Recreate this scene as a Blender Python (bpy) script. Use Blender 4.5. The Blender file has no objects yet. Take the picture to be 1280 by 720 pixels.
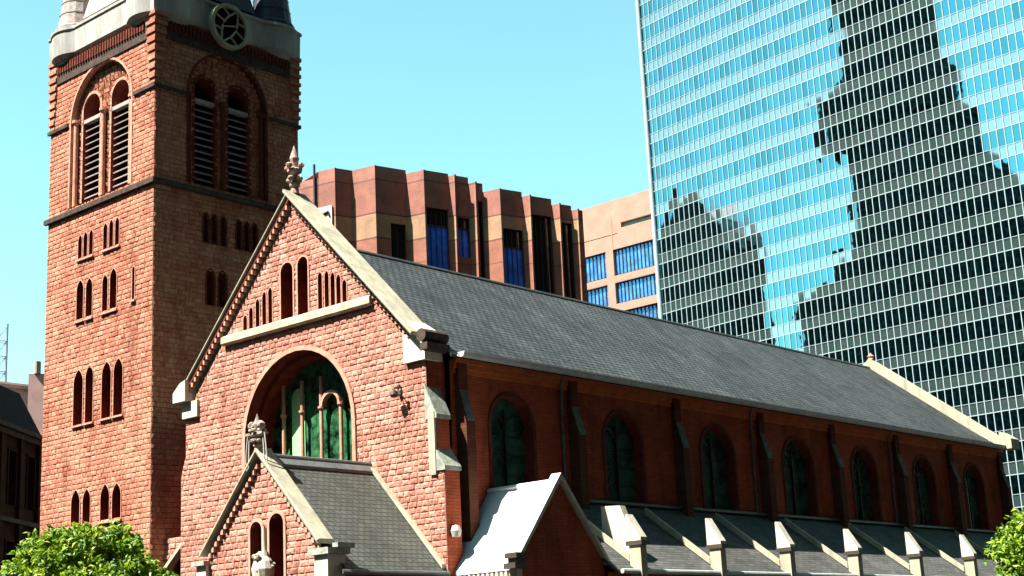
import bpy, math, random
from mathutils import Vector, Matrix
PI = math.pi
rad = math.radians
random.seed(7)
scene = bpy.context.scene
C = scene.collection

# ------------------------------------------------------------------ helpers
class Fr:
    """wall frame: u runs along the wall, z is height, d comes out of the wall face"""
    def __init__(s, kind, c): s.k, s.c = kind, c
    def P(s, u, z, d=0.0):
        if s.k == 'X': return (s.c - d, u, z)      # wall facing -X, u = Y
        if s.k == 'Y': return (u, s.c - d, z)      # wall facing -Y, u = X
        return s.k(u, z, d)

class MB:
    def __init__(s): s.v, s.f, s.m = [], [], []
    def face(s, pts, m=0):
        n = len(s.v); s.v += [tuple(p) for p in pts]; s.f.append(tuple(range(n, n+len(pts)))); s.m.append(m)
    def mesh(s, vs, fs, m=0):
        n = len(s.v); s.v += [tuple(p) for p in vs]
        for f in fs: s.f.append(tuple(i+n for i in f)); s.m.append(m)
    def hexa(s, p, m=0):      # 8 points: 0-3 bottom loop, 4-7 top loop
        s.mesh(p, [(3,2,1,0),(4,5,6,7),(0,1,5,4),(1,2,6,5),(2,3,7,6),(3,0,4,7)], m)
    def box(s, x0, x1, y0, y1, z0, z1, m=0):
        s.hexa([(x0,y0,z0),(x1,y0,z0),(x1,y1,z0),(x0,y1,z0),(x0,y0,z1),(x1,y0,z1),(x1,y1,z1),(x0,y1,z1)], m)
    def fbox(s, fr, u0, u1, z0, z1, d0, d1, m=0):
        P = fr.P
        s.hexa([P(u0,z0,d0),P(u1,z0,d0),P(u1,z0,d1),P(u0,z0,d1),P(u0,z1,d0),P(u1,z1,d0),P(u1,z1,d1),P(u0,z1,d1)], m)
    def prism(s, poly, ext, m=0):
        n = len(poly); e = Vector(ext)
        vs = [Vector(p) for p in poly] + [Vector(p)+e for p in poly]
        fs = [tuple(range(n-1,-1,-1)), tuple(range(n, 2*n))] + [(i,(i+1)%n,(i+1)%n+n,i+n) for i in range(n)]
        s.mesh(vs, fs, m)
    def tube(s, path, r, n=8, m=0, r2=None):
        path = [Vector(p) for p in path]; rings = []
        k = len(path)
        for i, p in enumerate(path):
            t = (path[min(i+1,k-1)]-path[max(i-1,0)]).normalized()
            a = Vector((0,0,1)) if abs(t.z) < .9 else Vector((1,0,0))
            x = t.cross(a).normalized(); y = t.cross(x)
            rr = r if r2 is None else r + (r2-r)*i/(k-1)
            rings.append([p + (x*math.cos(2*PI*j/n)+y*math.sin(2*PI*j/n))*rr for j in range(n)])
        vs = [v for q in rings for v in q]; fs = []
        for i in range(k-1):
            for j in range(n):
                fs.append((i*n+j, i*n+(j+1)%n, (i+1)*n+(j+1)%n, (i+1)*n+j))
        fs.append(tuple(range(n-1,-1,-1))); fs.append(tuple((k-1)*n+j for j in range(n)))
        s.mesh(vs, fs, m)
    def lathe(s, c, prof, n=16, m=0, rot=0):
        vs, fs = [], []
        for (r, z) in prof:
            for j in range(n):
                a = 2*PI*j/n+rot; vs.append((c[0]+r*math.cos(a), c[1]+r*math.sin(a), c[2]+z))
        for i in range(len(prof)-1):
            for j in range(n):
                fs.append((i*n+j, i*n+(j+1)%n, (i+1)*n+(j+1)%n, (i+1)*n+j))
        fs.append(tuple(range(n-1,-1,-1))); fs.append(tuple((len(prof)-1)*n+j for j in range(n)))
        s.mesh(vs, fs, m)
    def blob(s, c, r, m=0, n=8, seed=0, jit=.18):
        rd = random.Random(seed); vs = []; k = 5
        vs.append((c[0],c[1],c[2]-r[2]))
        for i in range(1,k):
            ph = -PI/2+PI*i/k
            for j in range(n):
                a = 2*PI*j/n; q = 1+rd.uniform(-jit,jit)
                vs.append((c[0]+r[0]*math.cos(ph)*math.cos(a)*q, c[1]+r[1]*math.cos(ph)*math.sin(a)*q, c[2]+r[2]*math.sin(ph)*q))
        vs.append((c[0],c[1],c[2]+r[2]))
        fs = [(0,1+(j+1)%n,1+j) for j in range(n)]
        for i in range(k-2):
            for j in range(n): fs.append((1+i*n+j,1+i*n+(j+1)%n,1+(i+1)*n+(j+1)%n,1+(i+1)*n+j))
        t = len(vs)-1; b = 1+(k-2)*n
        fs += [(b+j,b+(j+1)%n,t) for j in range(n)]
        s.mesh(vs, fs, m)
    def build(s, name, mats, parent=None, smooth=False):
        me = bpy.data.meshes.new(name)
        off = Vector((0,0,0)); q = parent
        while q is not None: off += q.location; q = q.parent
        me.from_pydata([tuple(Vector(v)-off) for v in s.v], [], s.f)
        if not isinstance(mats, (list, tuple)): mats = [mats]
        for mm in mats: me.materials.append(mm)
        me.polygons.foreach_set('material_index', s.m)
        if smooth: me.polygons.foreach_set('use_smooth', [True]*len(s.f))
        me.update()
        o = bpy.data.objects.new(name, me); C.objects.link(o); o.parent = parent
        return o

def tag(o, label=None, cat=None, group=None, kind=None):
    if label: o['label'] = label
    if cat: o['category'] = cat
    if group: o['group'] = group
    if kind: o['kind'] = kind
    return o
def thing(name, loc, label, cat, group=None):
    o = bpy.data.objects.new(name, None); C.objects.link(o); o.location = loc
    o.empty_display_size = .5
    return tag(o, label, cat, group)

# ------------------------------------------------------------------ materials
def newmat(name):
    m = bpy.data.materials.new(name); m.use_nodes = True
    nt = m.node_tree; nt.nodes.clear()
    o = nt.nodes.new('ShaderNodeOutputMaterial'); b = nt.nodes.new('ShaderNodeBsdfPrincipled')
    nt.links.new(b.outputs[0], o.inputs[0])
    return m, nt, b
def N(nt, t, **kw):
    n = nt.nodes.new(t)
    for k, v in kw.items():
        if k.startswith('i_'):
            kk = k[2:]; n.inputs[int(kk) if kk.isdigit() else kk].default_value = v
        else: setattr(n, k, v)
    return n
def c4(c): return (c[0], c[1], c[2], 1)
def ramp(nt, src, stops):
    r = nt.nodes.new('ShaderNodeValToRGB'); e = r.color_ramp.elements
    while len(e) < len(stops): e.new(.5)
    for i, (p, c) in enumerate(stops): e[i].position = p; e[i].color = c4(c)
    nt.links.new(src, r.inputs[0]); return r.outputs[0]
def mix(nt, a, b, f, mode='MIX'):
    n = nt.nodes.new('ShaderNodeMix'); n.data_type = 'RGBA'; n.blend_type = mode
    for s, v in ((n.inputs[0], f), (n.inputs[6], a), (n.inputs[7], b)):
        if hasattr(v, 'node'): nt.links.new(v, s)
        elif isinstance(v, (int, float)): s.default_value = v
        else: s.default_value = c4(v)
    return n.outputs[2]
def noise(nt, scale, detail=4, rough=.6, vec=None):
    n = N(nt, 'ShaderNodeTexNoise'); n.inputs['Scale'].default_value = scale
    n.inputs['Detail'].default_value = detail; n.inputs['Roughness'].default_value = rough
    if vec is None:
        g = N(nt, 'ShaderNodeNewGeometry'); vec = g.outputs['Position']
    nt.links.new(vec, n.inputs['Vector']); return n.outputs[0]
def bump(nt, b, h, strength=.5, dist=.05):
    n = N(nt, 'ShaderNodeBump'); n.inputs['Strength'].default_value = strength; n.inputs['Distance'].default_value = dist
    nt.links.new(h, n.inputs['Height']); nt.links.new(n.outputs[0], b.inputs['Normal'])
def m_plain(name, col, rough=.8, var=.25, scale=1.5, bmp=.3, metal=0.0, fine=12, streak=False):
    m, nt, b = newmat(name)
    if streak:
        g = N(nt, 'ShaderNodeNewGeometry'); mp = N(nt, 'ShaderNodeMapping'); mp.inputs['Scale'].default_value = (1, 1, .18)
        nt.links.new(g.outputs['Position'], mp.inputs[0]); n1 = noise(nt, scale, 6, .7, mp.outputs[0])
    else: n1 = noise(nt, scale, 6, .65)
    lo = [c*(1-var*1.6) for c in col]; hi = [min(.95, c*(1+var)) for c in col]
    nt.links.new(ramp(nt, n1, [(.3, lo), (.7, hi)]), b.inputs['Base Color'])
    b.inputs['Roughness'].default_value = rough; b.inputs['Metallic'].default_value = metal
    b.inputs['Specular IOR Level'].default_value = .5 if rough < .75 else .05
    if bmp: bump(nt, b, noise(nt, fine, 4), bmp, .02)
    return m
def m_blocks(name, cols, dirt=.5, cream=None):
    m, nt, b = newmat(name)
    g = N(nt, 'ShaderNodeNewGeometry')
    c = ramp(nt, g.outputs['Random Per Island'], [(i/(len(cols)-1), k) for i, k in enumerate(cols)])
    n1 = noise(nt, .35, 5, .7)
    if cream: c = mix(nt, c, cream, ramp_f(nt, n1, .44, .64, .6))
    n2 = noise(nt, 7, 5, .7)
    c = mix(nt, c, ramp(nt, n2, [(.28, (1-dirt,)*3), (.55, (1,1,1)), (.8, (1.0,1.0,1.0))]), 1.0, 'MULTIPLY')
    mp = N(nt,'ShaderNodeMapping'); mp.inputs['Scale'].default_value = (1.3,1.3,.2); nt.links.new(g.outputs['Position'], mp.inputs[0])
    c = mix(nt, c, ramp(nt, noise(nt, 1.0, 7, .72, mp.outputs[0]), [(.30,(.62,.58,.56)),(.48,(1,1,1)),(.75,(1.06,1.06,1.06))]), 1.0, 'MULTIPLY')
    nt.links.new(c, b.inputs['Base Color']); b.inputs['Roughness'].default_value = .92
    b.inputs['Specular IOR Level'].default_value = .05
    bump(nt, b, noise(nt, 14, 5, .7), .9, .05)
    return m
def ramp_f(nt, src, a, b_, top=1.0):
    n = N(nt, 'ShaderNodeMapRange'); n.inputs[1].default_value = a; n.inputs[2].default_value = b_; n.inputs[4].default_value = top
    nt.links.new(src, n.inputs[0]); return n.outputs[0]
def coords(nt, ax, kz=1.0):
    g = N(nt, 'ShaderNodeNewGeometry'); s = N(nt, 'ShaderNodeSeparateXYZ'); nt.links.new(g.outputs['Position'], s.inputs[0])
    c = N(nt, 'ShaderNodeCombineXYZ'); nt.links.new(s.outputs[ax], c.inputs[0])
    mm = N(nt, 'ShaderNodeMath', operation='MULTIPLY'); mm.inputs[1].default_value = kz
    nt.links.new(s.outputs[2], mm.inputs[0]); nt.links.new(mm.outputs[0], c.inputs[1]); return c.outputs[0]
def m_brick(name, ax, c1, c2, mortar, bw, rh, ms=.02, kz=1.0, rough=.9, bmp=.6, dist=.03, blot=.5, spec=.08, big=.5):
    m, nt, b = newmat(name)
    t = N(nt, 'ShaderNodeTexBrick'); t.inputs['Scale'].default_value = 1
    t.inputs['Color1'].default_value = c4(c1); t.inputs['Color2'].default_value = c4(c2); t.inputs['Mortar'].default_value = c4(mortar)
    t.inputs['Mortar Size'].default_value = ms; t.inputs['Brick Width'].default_value = bw; t.inputs['Row Height'].default_value = rh
    t.inputs['Mortar Smooth'].default_value = .3; t.inputs['Bias'].default_value = 0
    nt.links.new(coords(nt, ax, kz), t.inputs['Vector'])
    n1 = noise(nt, big, 7, .7)
    c = mix(nt, t.outputs['Color'], ramp(nt, n1, [(.3, (1-blot,)*3), (.7, (1+blot*.5,)*3)]), 1.0, 'MULTIPLY')
    nt.links.new(c, b.inputs['Base Color']); b.inputs['Roughness'].default_value = rough
    b.inputs['Specular IOR Level'].default_value = spec
    inv = N(nt, 'ShaderNodeMath', operation='SUBTRACT'); inv.inputs[0].default_value = 1; nt.links.new(t.outputs['Fac'], inv.inputs[1])
    ad = N(nt, 'ShaderNodeMath', operation='MULTIPLY_ADD'); ad.inputs[1].default_value = .5
    nt.links.new(noise(nt, 9, 4), ad.inputs[0]); nt.links.new(inv.outputs[0], ad.inputs[2])
    bump(nt, b, ad.outputs[0], bmp, dist)
    return m

M = {}
M['blk'] = m_blocks('rock_faced_brick', [(.38,.15,.105),(.50,.24,.175),(.44,.19,.14),(.56,.31,.225),(.40,.165,.115)], .45)
M['blk_t'] = m_blocks('tower_rock_faced_brick', [(.36,.12,.075),(.46,.19,.12),(.41,.155,.095),(.52,.26,.17),(.38,.13,.08)], .45, cream=(.52,.29,.185))
M['mort'] = m_plain('mortar', (.44,.20,.13), .95, .2, 5)
M['mort_d'] = m_plain('mortar_soot', (.15,.05,.033), .95, .2, 5)
M['ring'] = m_plain('moulded_red_sandstone', (.50,.26,.18), .85, .2, 3, .5)
M['ring_d'] = m_plain('terracotta_and_shaded_stone', (.13,.035,.022), .8, .25, 3, .5)  # also the shade-side copy of the sandstone mouldings on the tower
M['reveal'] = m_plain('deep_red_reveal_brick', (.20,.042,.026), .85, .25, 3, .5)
M['brickY'] = m_brick('nave_wall_brick', 0, (.42,.088,.040), (.32,.066,.031), (.23,.06,.03), .42, .11, .012, blot=.35)
M['cornice'] = m_plain('red_terracotta_cornice', (.50,.125,.042), .8, .2, 2, .4)
M['stone'] = m_plain('pale_limestone', (.37,.34,.245), .8, .22, 2.2, .35, streak=True)
M['stone_w'] = m_plain('bleached_limestone', (.52,.48,.38), .8, .2, 3, .4, streak=True)
M['stone_g'] = m_plain('lichened_green_grey_stone', (.30,.32,.26), .85, .3, 4, .6)
M['stone_s'] = m_plain('sill_pale_stone', (.42,.37,.27), .85, .25, 2.2, .35)
M['stone_p'] = m_plain('tower_parapet_stone', (.36,.345,.31), .85, .25, 1.4, .5, streak=True)
M['stone_dk'] = m_plain('soot_and_shade_stone', (.075,.055,.045), .9, .3, 4, .6)
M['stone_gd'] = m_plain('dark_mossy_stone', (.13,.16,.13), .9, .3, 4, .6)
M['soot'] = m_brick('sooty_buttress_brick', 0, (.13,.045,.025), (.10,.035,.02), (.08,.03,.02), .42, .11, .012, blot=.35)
M['slate'] = m_brick('nave_slate', 0, (.062,.066,.064), (.040,.045,.045), (.008,.009,.010), .36, .27, .03, kz=1.0/.616, rough=.7, bmp=1.0, dist=.05, blot=.3, spec=.12)
def weather(m, lo, hi, sc):
    nt = m.node_tree; b = [n for n in nt.nodes if n.type == 'BSDF_PRINCIPLED'][0]
    l = b.inputs['Base Color'].links[0]; src = l.from_socket
    g = N(nt,'ShaderNodeNewGeometry'); mp = N(nt,'ShaderNodeMapping'); mp.inputs['Scale'].default_value = sc
    nt.links.new(g.outputs['Position'], mp.inputs[0]); n1 = noise(nt, 1.0, 6, .75, mp.outputs[0])
    f = ramp(nt, n1, [(.32,(lo,)*3),(.5,(1,1,1)),(.72,(hi,hi,hi*.96))])
    nt.links.new(mix(nt, src, f, 1.0, 'MULTIPLY'), b.inputs['Base Color'])
weather(M['slate'], .55, 1.55, (1.6,.35,.35)); weather(M['brickY'], .55, 1.25, (1.1,1.1,.22))
M['slateP'] = m_brick('porch_slate', 0, (.088,.095,.075), (.06,.066,.056), (.02,.024,.022), .26, .20, .017, kz=1.0/.74, rough=.65, bmp=1, dist=.04, blot=.35, spec=.4)
M['slateA'] = m_brick('aisle_slate', 0, (.105,.105,.095), (.07,.07,.065), (.028,.028,.028), .45, .16, .012, kz=1.0/.6, rough=.7, bmp=.6, dist=.02, blot=.4, spec=.1)
M['white_roof'] = m_plain('white_membrane_roof', (.80,.80,.80), .6, .05, 2, .2)
M['lead'] = m_plain('weathered_lead', (.10,.11,.105), .6, .25, 3, .3)
M['gutter'] = m_plain('grey_painted_gutter', (.42,.43,.40), .6, .15, 3, .2)
M['dark'] = m_plain('dark_interior', (.006,.005,.005), .9, .1, 3, 0)
M['louvre'] = m_plain('weathered_grey_louvre', (.34,.30,.27), .8, .2, 4, .3)
M['iron'] = m_plain('black_iron', (.015,.015,.016), .6, .2, 4, .2)
M['bronze'] = m_plain('dark_bronze', (.045,.03,.02), .6, .3, 5, .4)

def m_glass(name, c, rough=.08, spec=.8, var=.6, sc=1.2, metal=0):
    m, nt, b = newmat(name)
    n1 = noise(nt, sc, 4, .7)
    nt.links.new(ramp(nt, n1, [(.38, [k*(1-var) for k in c]), (.62, [k*(1+var) for k in c])]), b.inputs['Base Color'])
    b.inputs['Roughness'].default_value = rough; b.inputs['Specular IOR Level'].default_value = spec; b.inputs['Metallic'].default_value = metal
    bump(nt, b, noise(nt, 2.5, 2), .08, .05)
    return m
M['gl_nave'] = m_glass('leaded_glass_green_black', (.022,.085,.055))
M['gl_tower'] = m_plain('unlit_opening', (.012,.009,.008), .9, .3, 3, 0)
M['gl_big'] = m_glass('green_stained_glass', (.022,.085,.035), .2, .5, .9, 1.6)

# ------------------------------------------------------------------ openings
def outline(u0, u1, zb, zt, kind, n=10):
    w = u1-u0; c = (u0+u1)/2; pts = [(u0, zb)]
    if kind == 'flat': return [(u0,zb),(u0,zt),(u1,zt),(u1,zb)]
    if kind == 'round':
        r = w/2; zs = zt-r
        for i in range(2*n+1):
            a = PI - PI*i/(2*n); pts.append((c+r*math.cos(a), zs+r*math.sin(a)))
    else:
        zs = zt-w*.866
        for i in range(n+1):
            a = PI - (PI/3)*i/n; pts.append((u1+w*math.cos(a), zs+w*math.sin(a)))
        for i in range(1, n+1):
            a = PI/3 - (PI/3)*i/n; pts.append((u0+w*math.cos(a), zs+w*math.sin(a)))
    pts.append((u1, zb)); return pts
def hole(u0, u1, zb, zt, kind):
    w = u1-u0; c = (u0+u1)/2
    def f(z):
        if z < zb or z > zt: return None
        if kind == 'flat': return (u0, u1)
        if kind == 'round':
            zs = zt-w/2
            if z <= zs: return (u0, u1)
            h = math.sqrt(max(0, (w/2)**2-(z-zs)**2)); return (c-h, c+h)
        zs = zt-w*.866
        if z <= zs: return (u0, u1)
        h = math.sqrt(max(0, w*w-(z-zs)**2))-w/2
        return (c-h, c+h) if h > 0 else None
    return f
def intervals(u0, u1, z, holes):
    iv = [(u0, u1)]
    for h in holes:
        r = h(z)
        if not r: continue
        a, b = r; nv = []
        for (p, q) in iv:
            if b <= p or a >= q: nv.append((p, q)); continue
            if a > p: nv.append((p, a))
            if b < q: nv.append((b, q))
        iv = nv
    return [(p, q) for p, q in iv if q-p > .02]
def backing(mb, fr, rng, z0, z1, holes, d=0.0, dz=.06, m=0):
    n = max(1, int(round((z1-z0)/dz))); dz = (z1-z0)/n
    for i in range(n):
        za = z0+i*dz; zb = za+dz; zm = (za+zb)/2; r = rng(zm)
        if not r: continue
        for (a, b) in intervals(r[0], r[1], zm, holes):
            mb.face([fr.P(a,za,d), fr.P(b,za,d), fr.P(b,zb,d), fr.P(a,zb,d)], m)
def courses(mb, fr, rng, z0, z1, holes, rh=.225, bl=.40, proud=.05, d=0.0, seed=1, m=0, gap=.006):
    rd = random.Random(seed); n = int(round((z1-z0)/rh)); rh = (z1-z0)/n
    for i in range(n):
        za = z0+i*rh; zb = za+rh; zm = (za+zb)/2; r = rng(zm)
        if not r: continue
        for (a, b) in intervals(r[0], r[1], zm, holes):
            u = a; first = True
            while u < b-.02:
                L = bl*rd.uniform(.55, 1.4)
                if first: L *= rd.uniform(.5, 1)
                first = False
                e = min(b, u+L)
                if b-e < .1: e = b
                g = gap; uu0, uu1, zz0, zz1 = u+g, e-g, za+g, zb-g
                ins = min(.035, (uu1-uu0)*.25); p = proud*rd.uniform(.45, 1.25)
                dd = [d+p*rd.uniform(.6, 1.15) for _ in range(4)]
                pu, pz = uu0+(uu1-uu0)*rd.uniform(.3,.7), zz0+(zz1-zz0)*rd.uniform(.4,.75)
                P = fr.P
                vs = [P(uu0,zz0,d),P(uu1,zz0,d),P(uu1,zz1,d),P(uu0,zz1,d),
                      P(uu0+ins,zz0+ins*.4,dd[0]),P(uu1-ins,zz0+ins*.4,dd[1]),P(uu1-ins,zz1-ins,dd[2]*.85),P(uu0+ins,zz1-ins,dd[3]*.85),
                      P(pu,pz,d+p*1.45)]
                mb.mesh(vs, [(0,1,5,4),(1,2,6,5),(2,3,7,6),(3,0,4,7),(4,5,8),(5,6,8),(6,7,8),(7,4,8)], m)
                u = e
def surround(mb, fr, u0, u1, zb, zt, kind, depth, ring=.12, proud=.06, m=0, mr=1, sill=.0):
    a = outline(u0, u1, zb, zt, kind); o = outline(u0-ring, u1+ring, zb, zt+ring, kind)
    P = fr.P
    for i in range(len(a)-1):
        (x0,z0),(x1,z1) = a[i],a[i+1]; (p0,q0),(p1,q1) = o[i],o[i+1]
        mb.face([P(x0,z0,proud),P(x1,z1,proud),P(p1,q1,proud),P(p0,q0,proud)], m)
        mb.face([P(p0,q0,proud),P(p1,q1,proud),P(p1,q1,-.03),P(p0,q0,-.03)], m)
        mb.face([P(x0,z0,proud),P(x1,z1,proud),P(x1,z1,-depth),P(x0,z0,-depth)], mr)
    mb.face([P(u0,zb,-depth),P(u1,zb,-depth),P(u1,zb,proud),P(u0,zb,proud)], mr)
    if sill:
        mb.fbox(fr, u0-ring-.04, u1+ring+.04, zb-sill, zb-.003, -.03, proud+.07, m)
def pane(fr, u0, u1, zb, zt, kind, depth):
    mb = MB(); mb.face([fr.P(u,z,-depth+.004) for u,z in outline(u0-.02,u1+.02,zb,zt+.02,kind)]); return mb
def window(fr, u0, u1, zb, zt, kind, depth, parent, ms, mp, ring=.10, proud=.06, sill=0., name='window'):
    mb = MB(); surround(mb, fr, u0, u1, zb, zt, kind, depth, ring, proud, 0, 1, sill)
    w = mb.build(name, ms, parent)
    pane(fr, u0, u1, zb, zt, kind, depth).build('pane', mp, w)
    return w

# ================================================================== SETTING
g = MB(); g.face([(-3000,-3000,0),(3000,-3000,0),(3000,3000,0),(-3000,3000,0)])
tag(g.build('ground', m_plain('dark_asphalt_ground', (.022,.022,.023), .9, .2, .5, .3)), kind='structure')
g = MB(); g.box(20,95,27.5,29.5,0.004,.12); g.box(27,29,29.5,70,.004,.118)
tag(g.build('pavement', m_plain('stone_paving', (.07,.065,.06), .9, .2, .8, .3)), kind='structure')

# ================================================================== CHURCH NAVE
church = thing('church', (36,42.2,0), 'red brick church with a steep gabled front, long slate roof and row of arched windows', 'church')
F = Fr('X', 36.0)
AP, FT = 19.45, 12.75         # gable apex and foot heights of the wall under its coping
def facrng(z):
    if z > 12.2:
        t = (19.15-z)/(19.15-12.2)
        return (42.25-6.55*t, 42.25+6.45*t) if t > 0.01 else None
    lo = 35.45
    if z < 11.0: lo = 35.45-.40*min(1, (11.0-z)/1.0)
    if z < 8.85: lo = 35.05-.30*min(1, (8.85-z)/.75)
    hi = 48.95 if z > 10.3 else 48.95+.3*min(1, (10.3-z)/.8)
    return (lo, hi)
BIG = (39.15, 45.15, 5.5, 13.4, 'round')
gabs = [(42.28,42.98,14.74,16.92),(41.42,42.0,14.76,16.95)]
lan = [(40.75,16.15),(40.38,16.12),(40.05,16.0),(39.74,15.85),(39.42,15.6),(43.62,16.15),(43.98,16.05),(44.38,15.85),(44.78,15.6),(45.14,15.35)]
holes = [hole(*BIG)] + [hole(a,b,c,d,'round') for a,b,c,d in gabs] + [hole(u-.115,u+.115,14.76,t,'pointed') for u,t in lan]
mb = MB(); backing(mb, F, facrng, 0, 19.15, holes, dz=.05)
mb.build('facade_backing', M['mort'], church)
mb = MB(); courses(mb, F, facrng, 0, 19.12, holes + [hole(39.0,45.3,5.5,13.55,'round')], rh=.200, bl=.33, proud=.034, seed=3)
mb.build('facade_wall', M['blk'], church)
# corner buttress side with its sloped stone caps
Fs = Fr('Y', 35.45)
mb = MB()
mb.prism([(36.02,35.05,8.85),(36.02,35.05,9.95),(36.02,35.45,10.9),(36.02,35.45,8.85)], (.6,0,0))
mb.prism([(36.02,34.75,0),(36.02,34.75,8.1),(36.02,35.05,8.8),(36.02,35.45,8.8),(36.02,35.45,0)], (.7,0,0))
mb.prism([(36.02,35.45,0),(36.02,35.45,12.2),(36.02,35.9,12.2),(36.02,35.9,0)], (.9,0,0))
mb.build('corner_buttress', M['brickY'], church)
mb = MB()
mb.prism([(35.93,35.5,11.12),(35.93,34.97,10.0),(35.93,34.97,9.86),(35.93,35.5,9.86)], (.7,0,0))
mb.build('buttress_cap', M['stone_g'], church)
mb = MB()
mb.prism([(35.93,35.15,8.95),(35.93,34.66,8.22),(35.93,34.66,8.08),(35.93,35.15,8.08)], (.8,0,0))
mb.build('buttress_cap', M['stone_g'], church)
mb = MB(); mb.box(35.9,36.12,35.06,35.36,7.95,10.1); 
mb.build('quoin_strip', M['stone'], church)
mb = MB(); mb.lathe((36.3,34.62,6.05),[(.02,-.2),(.14,-.19),(.19,0),(.13,.17),(.02,.2)],10)
mb.box(36.2,36.4,34.6,34.76,5.93,6.13)
mb.build('carved_boss', M['stone_w'], church)
# coping along the gable
def slopebox(mb, xa, xb, y0, z0, y1, z1, t, m=0):
    # slab following a slope, thickness t measured downwards
    mb.prism([(xa,y0,z0),(xa,y1,z1),(xa,y1,z1-t),(xa,y0,z0-t)], (xb-xa,0,0), m)
mb = MB()
slopebox(mb, 35.5, 36.62, 42.27, 19.68, 35.62, 12.92, .15)
mb.tube([(35.52,42.27,19.60),(35.52,35.62,12.84)], .045, 8)
mb.build('gable_coping', M['stone'], church)
mb = MB()
slopebox(mb, 35.72, 36.62, 42.27, 19.68, 48.95, 12.98, .08)
mb.tube([(35.74,42.27,19.63),(35.74,48.95,12.93)], .03, 8)
mb.build('gable_coping', M['stone'], church)
mb = MB()
for sgn, y1, z1 in ((-1,35.9,13.0),(1,48.7,13.02)):
    L = 34
    for i in range(1, L):
        t = i/L; y = 42.27+(y1-42.27)*t; z = 19.15+(12.62-19.15)*t
        mb.box(35.80, 36.0, y-.05, y+.05, z+.0, z+.17)
    mb.build('dentil_course', M['ring'], church); mb = MB()
mb = MB()      # moulding between dentils and coping
slopebox(mb, 35.80, 35.99, 42.27, 19.42, 35.95, 12.98, .10)
slopebox(mb, 35.80, 35.99, 42.27, 19.42, 48.6, 13.05, .10)
mb.build('raking_moulding', M['ring_d'], church)
# kneelers
mb = MB()
mb.box(35.84,36.7,35.33,36.38,11.93,12.62)
mb.prism([(35.84,35.33,12.62),(35.84,36.38,12.62),(35.84,36.38,13.4),(35.84,36.1,13.42),(35.84,35.33,12.9)], (.86,0,0))
mb.build('kneeler', M['stone_w'], church)
mb = MB(); mb.tube([(35.6,35.25,12.72),(36.75,35.25,12.72)], .23, 14)
mb.box(35.62,36.74,34.98,35.32,12.2,12.45)
mb.build('kneeler_roll', M['stone_dk'], church)
mb = MB()
mb.box(35.84,36.7,48.05,49.0,11.80,12.45)
mb.prism([(35.6,48.5,12.46),(35.6,49.3,12.46),(35.6,49.3,12.85),(35.6,48.85,13.2),(35.6,48.5,13.3)], (1.1,0,0))
mb.build('kneeler', M['stone_w'], church)
# gable sill band
mb = MB(); mb.prism([(35.86,37.95,14.34),(35.78,37.95,14.40),(35.78,37.95,14.64),(35.98,37.95,14.76),(35.98,37.95,14.34)], (0,8.5,0))
mb.build('string_course', M['stone_s'], church)
for a,b,c,d in gabs:
    window(F, a,b,c,d,'round', .55, church, [M['ring'],M['reveal']], M['gl_tower'], ring=.07, proud=.06, name='gable_window')
for u,t in lan:
    window(F, u-.115,u+.115,14.76,t,'pointed', .35, church, [M['ring'],M['reveal']], M['gl_tower'], ring=.035, proud=.05, name='lancet_window')
# great arched west window
mb = MB(); surround(mb, F, *BIG, .45, ring=.17, proud=.09, m=0, mr=1)
a = outline(39.15,45.15,5.5,13.4,'round'); o = outline(39.33,44.97,5.5,13.22,'round')
for i in range(len(a)-1):
    mb.face([F.P(*a[i],-.45),F.P(*a[i+1],-.45),F.P(*o[i+1],-.45),F.P(*o[i],-.45)],1)
    mb.face([F.P(*o[i],-.45),F.P(*o[i+1],-.45),F.P(*o[i+1],-1.2),F.P(*o[i],-1.2)],1)
for uu in (39.27,45.03):
    mb.tube([F.P(uu,5.5,-.38),F.P(uu,10.4,-.38)], .07, 8, 1)
bigw = mb.build('arched_window', [M['ring'], M['reveal']], church)
ml = (40.81,41.89,42.97,44.05)
mb = MB(); mb.face([F.P(u,z,-1.17) for u,z in outline(39.3,45.0,5.5,13.25,'round')]); mb.build('pane', M['gl_big'], bigw)
mb = MB(); mb.face([F.P(u,z,-1.12) for u,z in outline(43.06,43.80,5.6,12.3,'round')]); mb.build('pane', m_plain('sunlit_green_glass', (.30,.62,.28), .4, .15, 1.2, .1), bigw)  # paler copy of the green glass, sunlight put into its colour
lights = [(39.75,40.81,11.3),(40.81,41.89,11.9),(41.89,42.97,12.7),(42.97,44.05,12.6),(44.05,45.0,11.4)]
mb = MB()
for y in ml:
    hh = 11.2 if y < 41.5 else 12.5
    mb.tube([F.P(y,5.6,-.92),F.P(y,hh,-.92)], .075, 10)
    mb.lathe(F.P(y,11.2,-.92), [(.075,0),(.13,.08),(.13,.16)], 10)
mb.build('mullion', M['ring'], bigw)
for (a,b,t) in lights[1:2]:
    mb = MB()
    o1 = outline(a+.11,b-.11,11.36 if t > 11.5 else 10.6,t-.12,'round',8); o2 = outline(a+.01,b-.01,11.36 if t > 11.5 else 10.6,t,'round',8)
    for i in range(len(o1)-1):
        mb.face([F.P(*o1[i],-.85),F.P(*o1[i+1],-.85),F.P(*o2[i+1],-.85),F.P(*o2[i],-.85)])
        mb.face([F.P(*o1[i],-.85),F.P(*o1[i+1],-.85),F.P(*o1[i+1],-1.08),F.P(*o1[i],-1.08)])
        mb.face([F.P(*o2[i],-.85),F.P(*o2[i+1],-.85),F.P(*o2[i+1],-1.08),F.P(*o2[i],-1.08)])
    mb.build('tracery', M['ring'], bigw)
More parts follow.
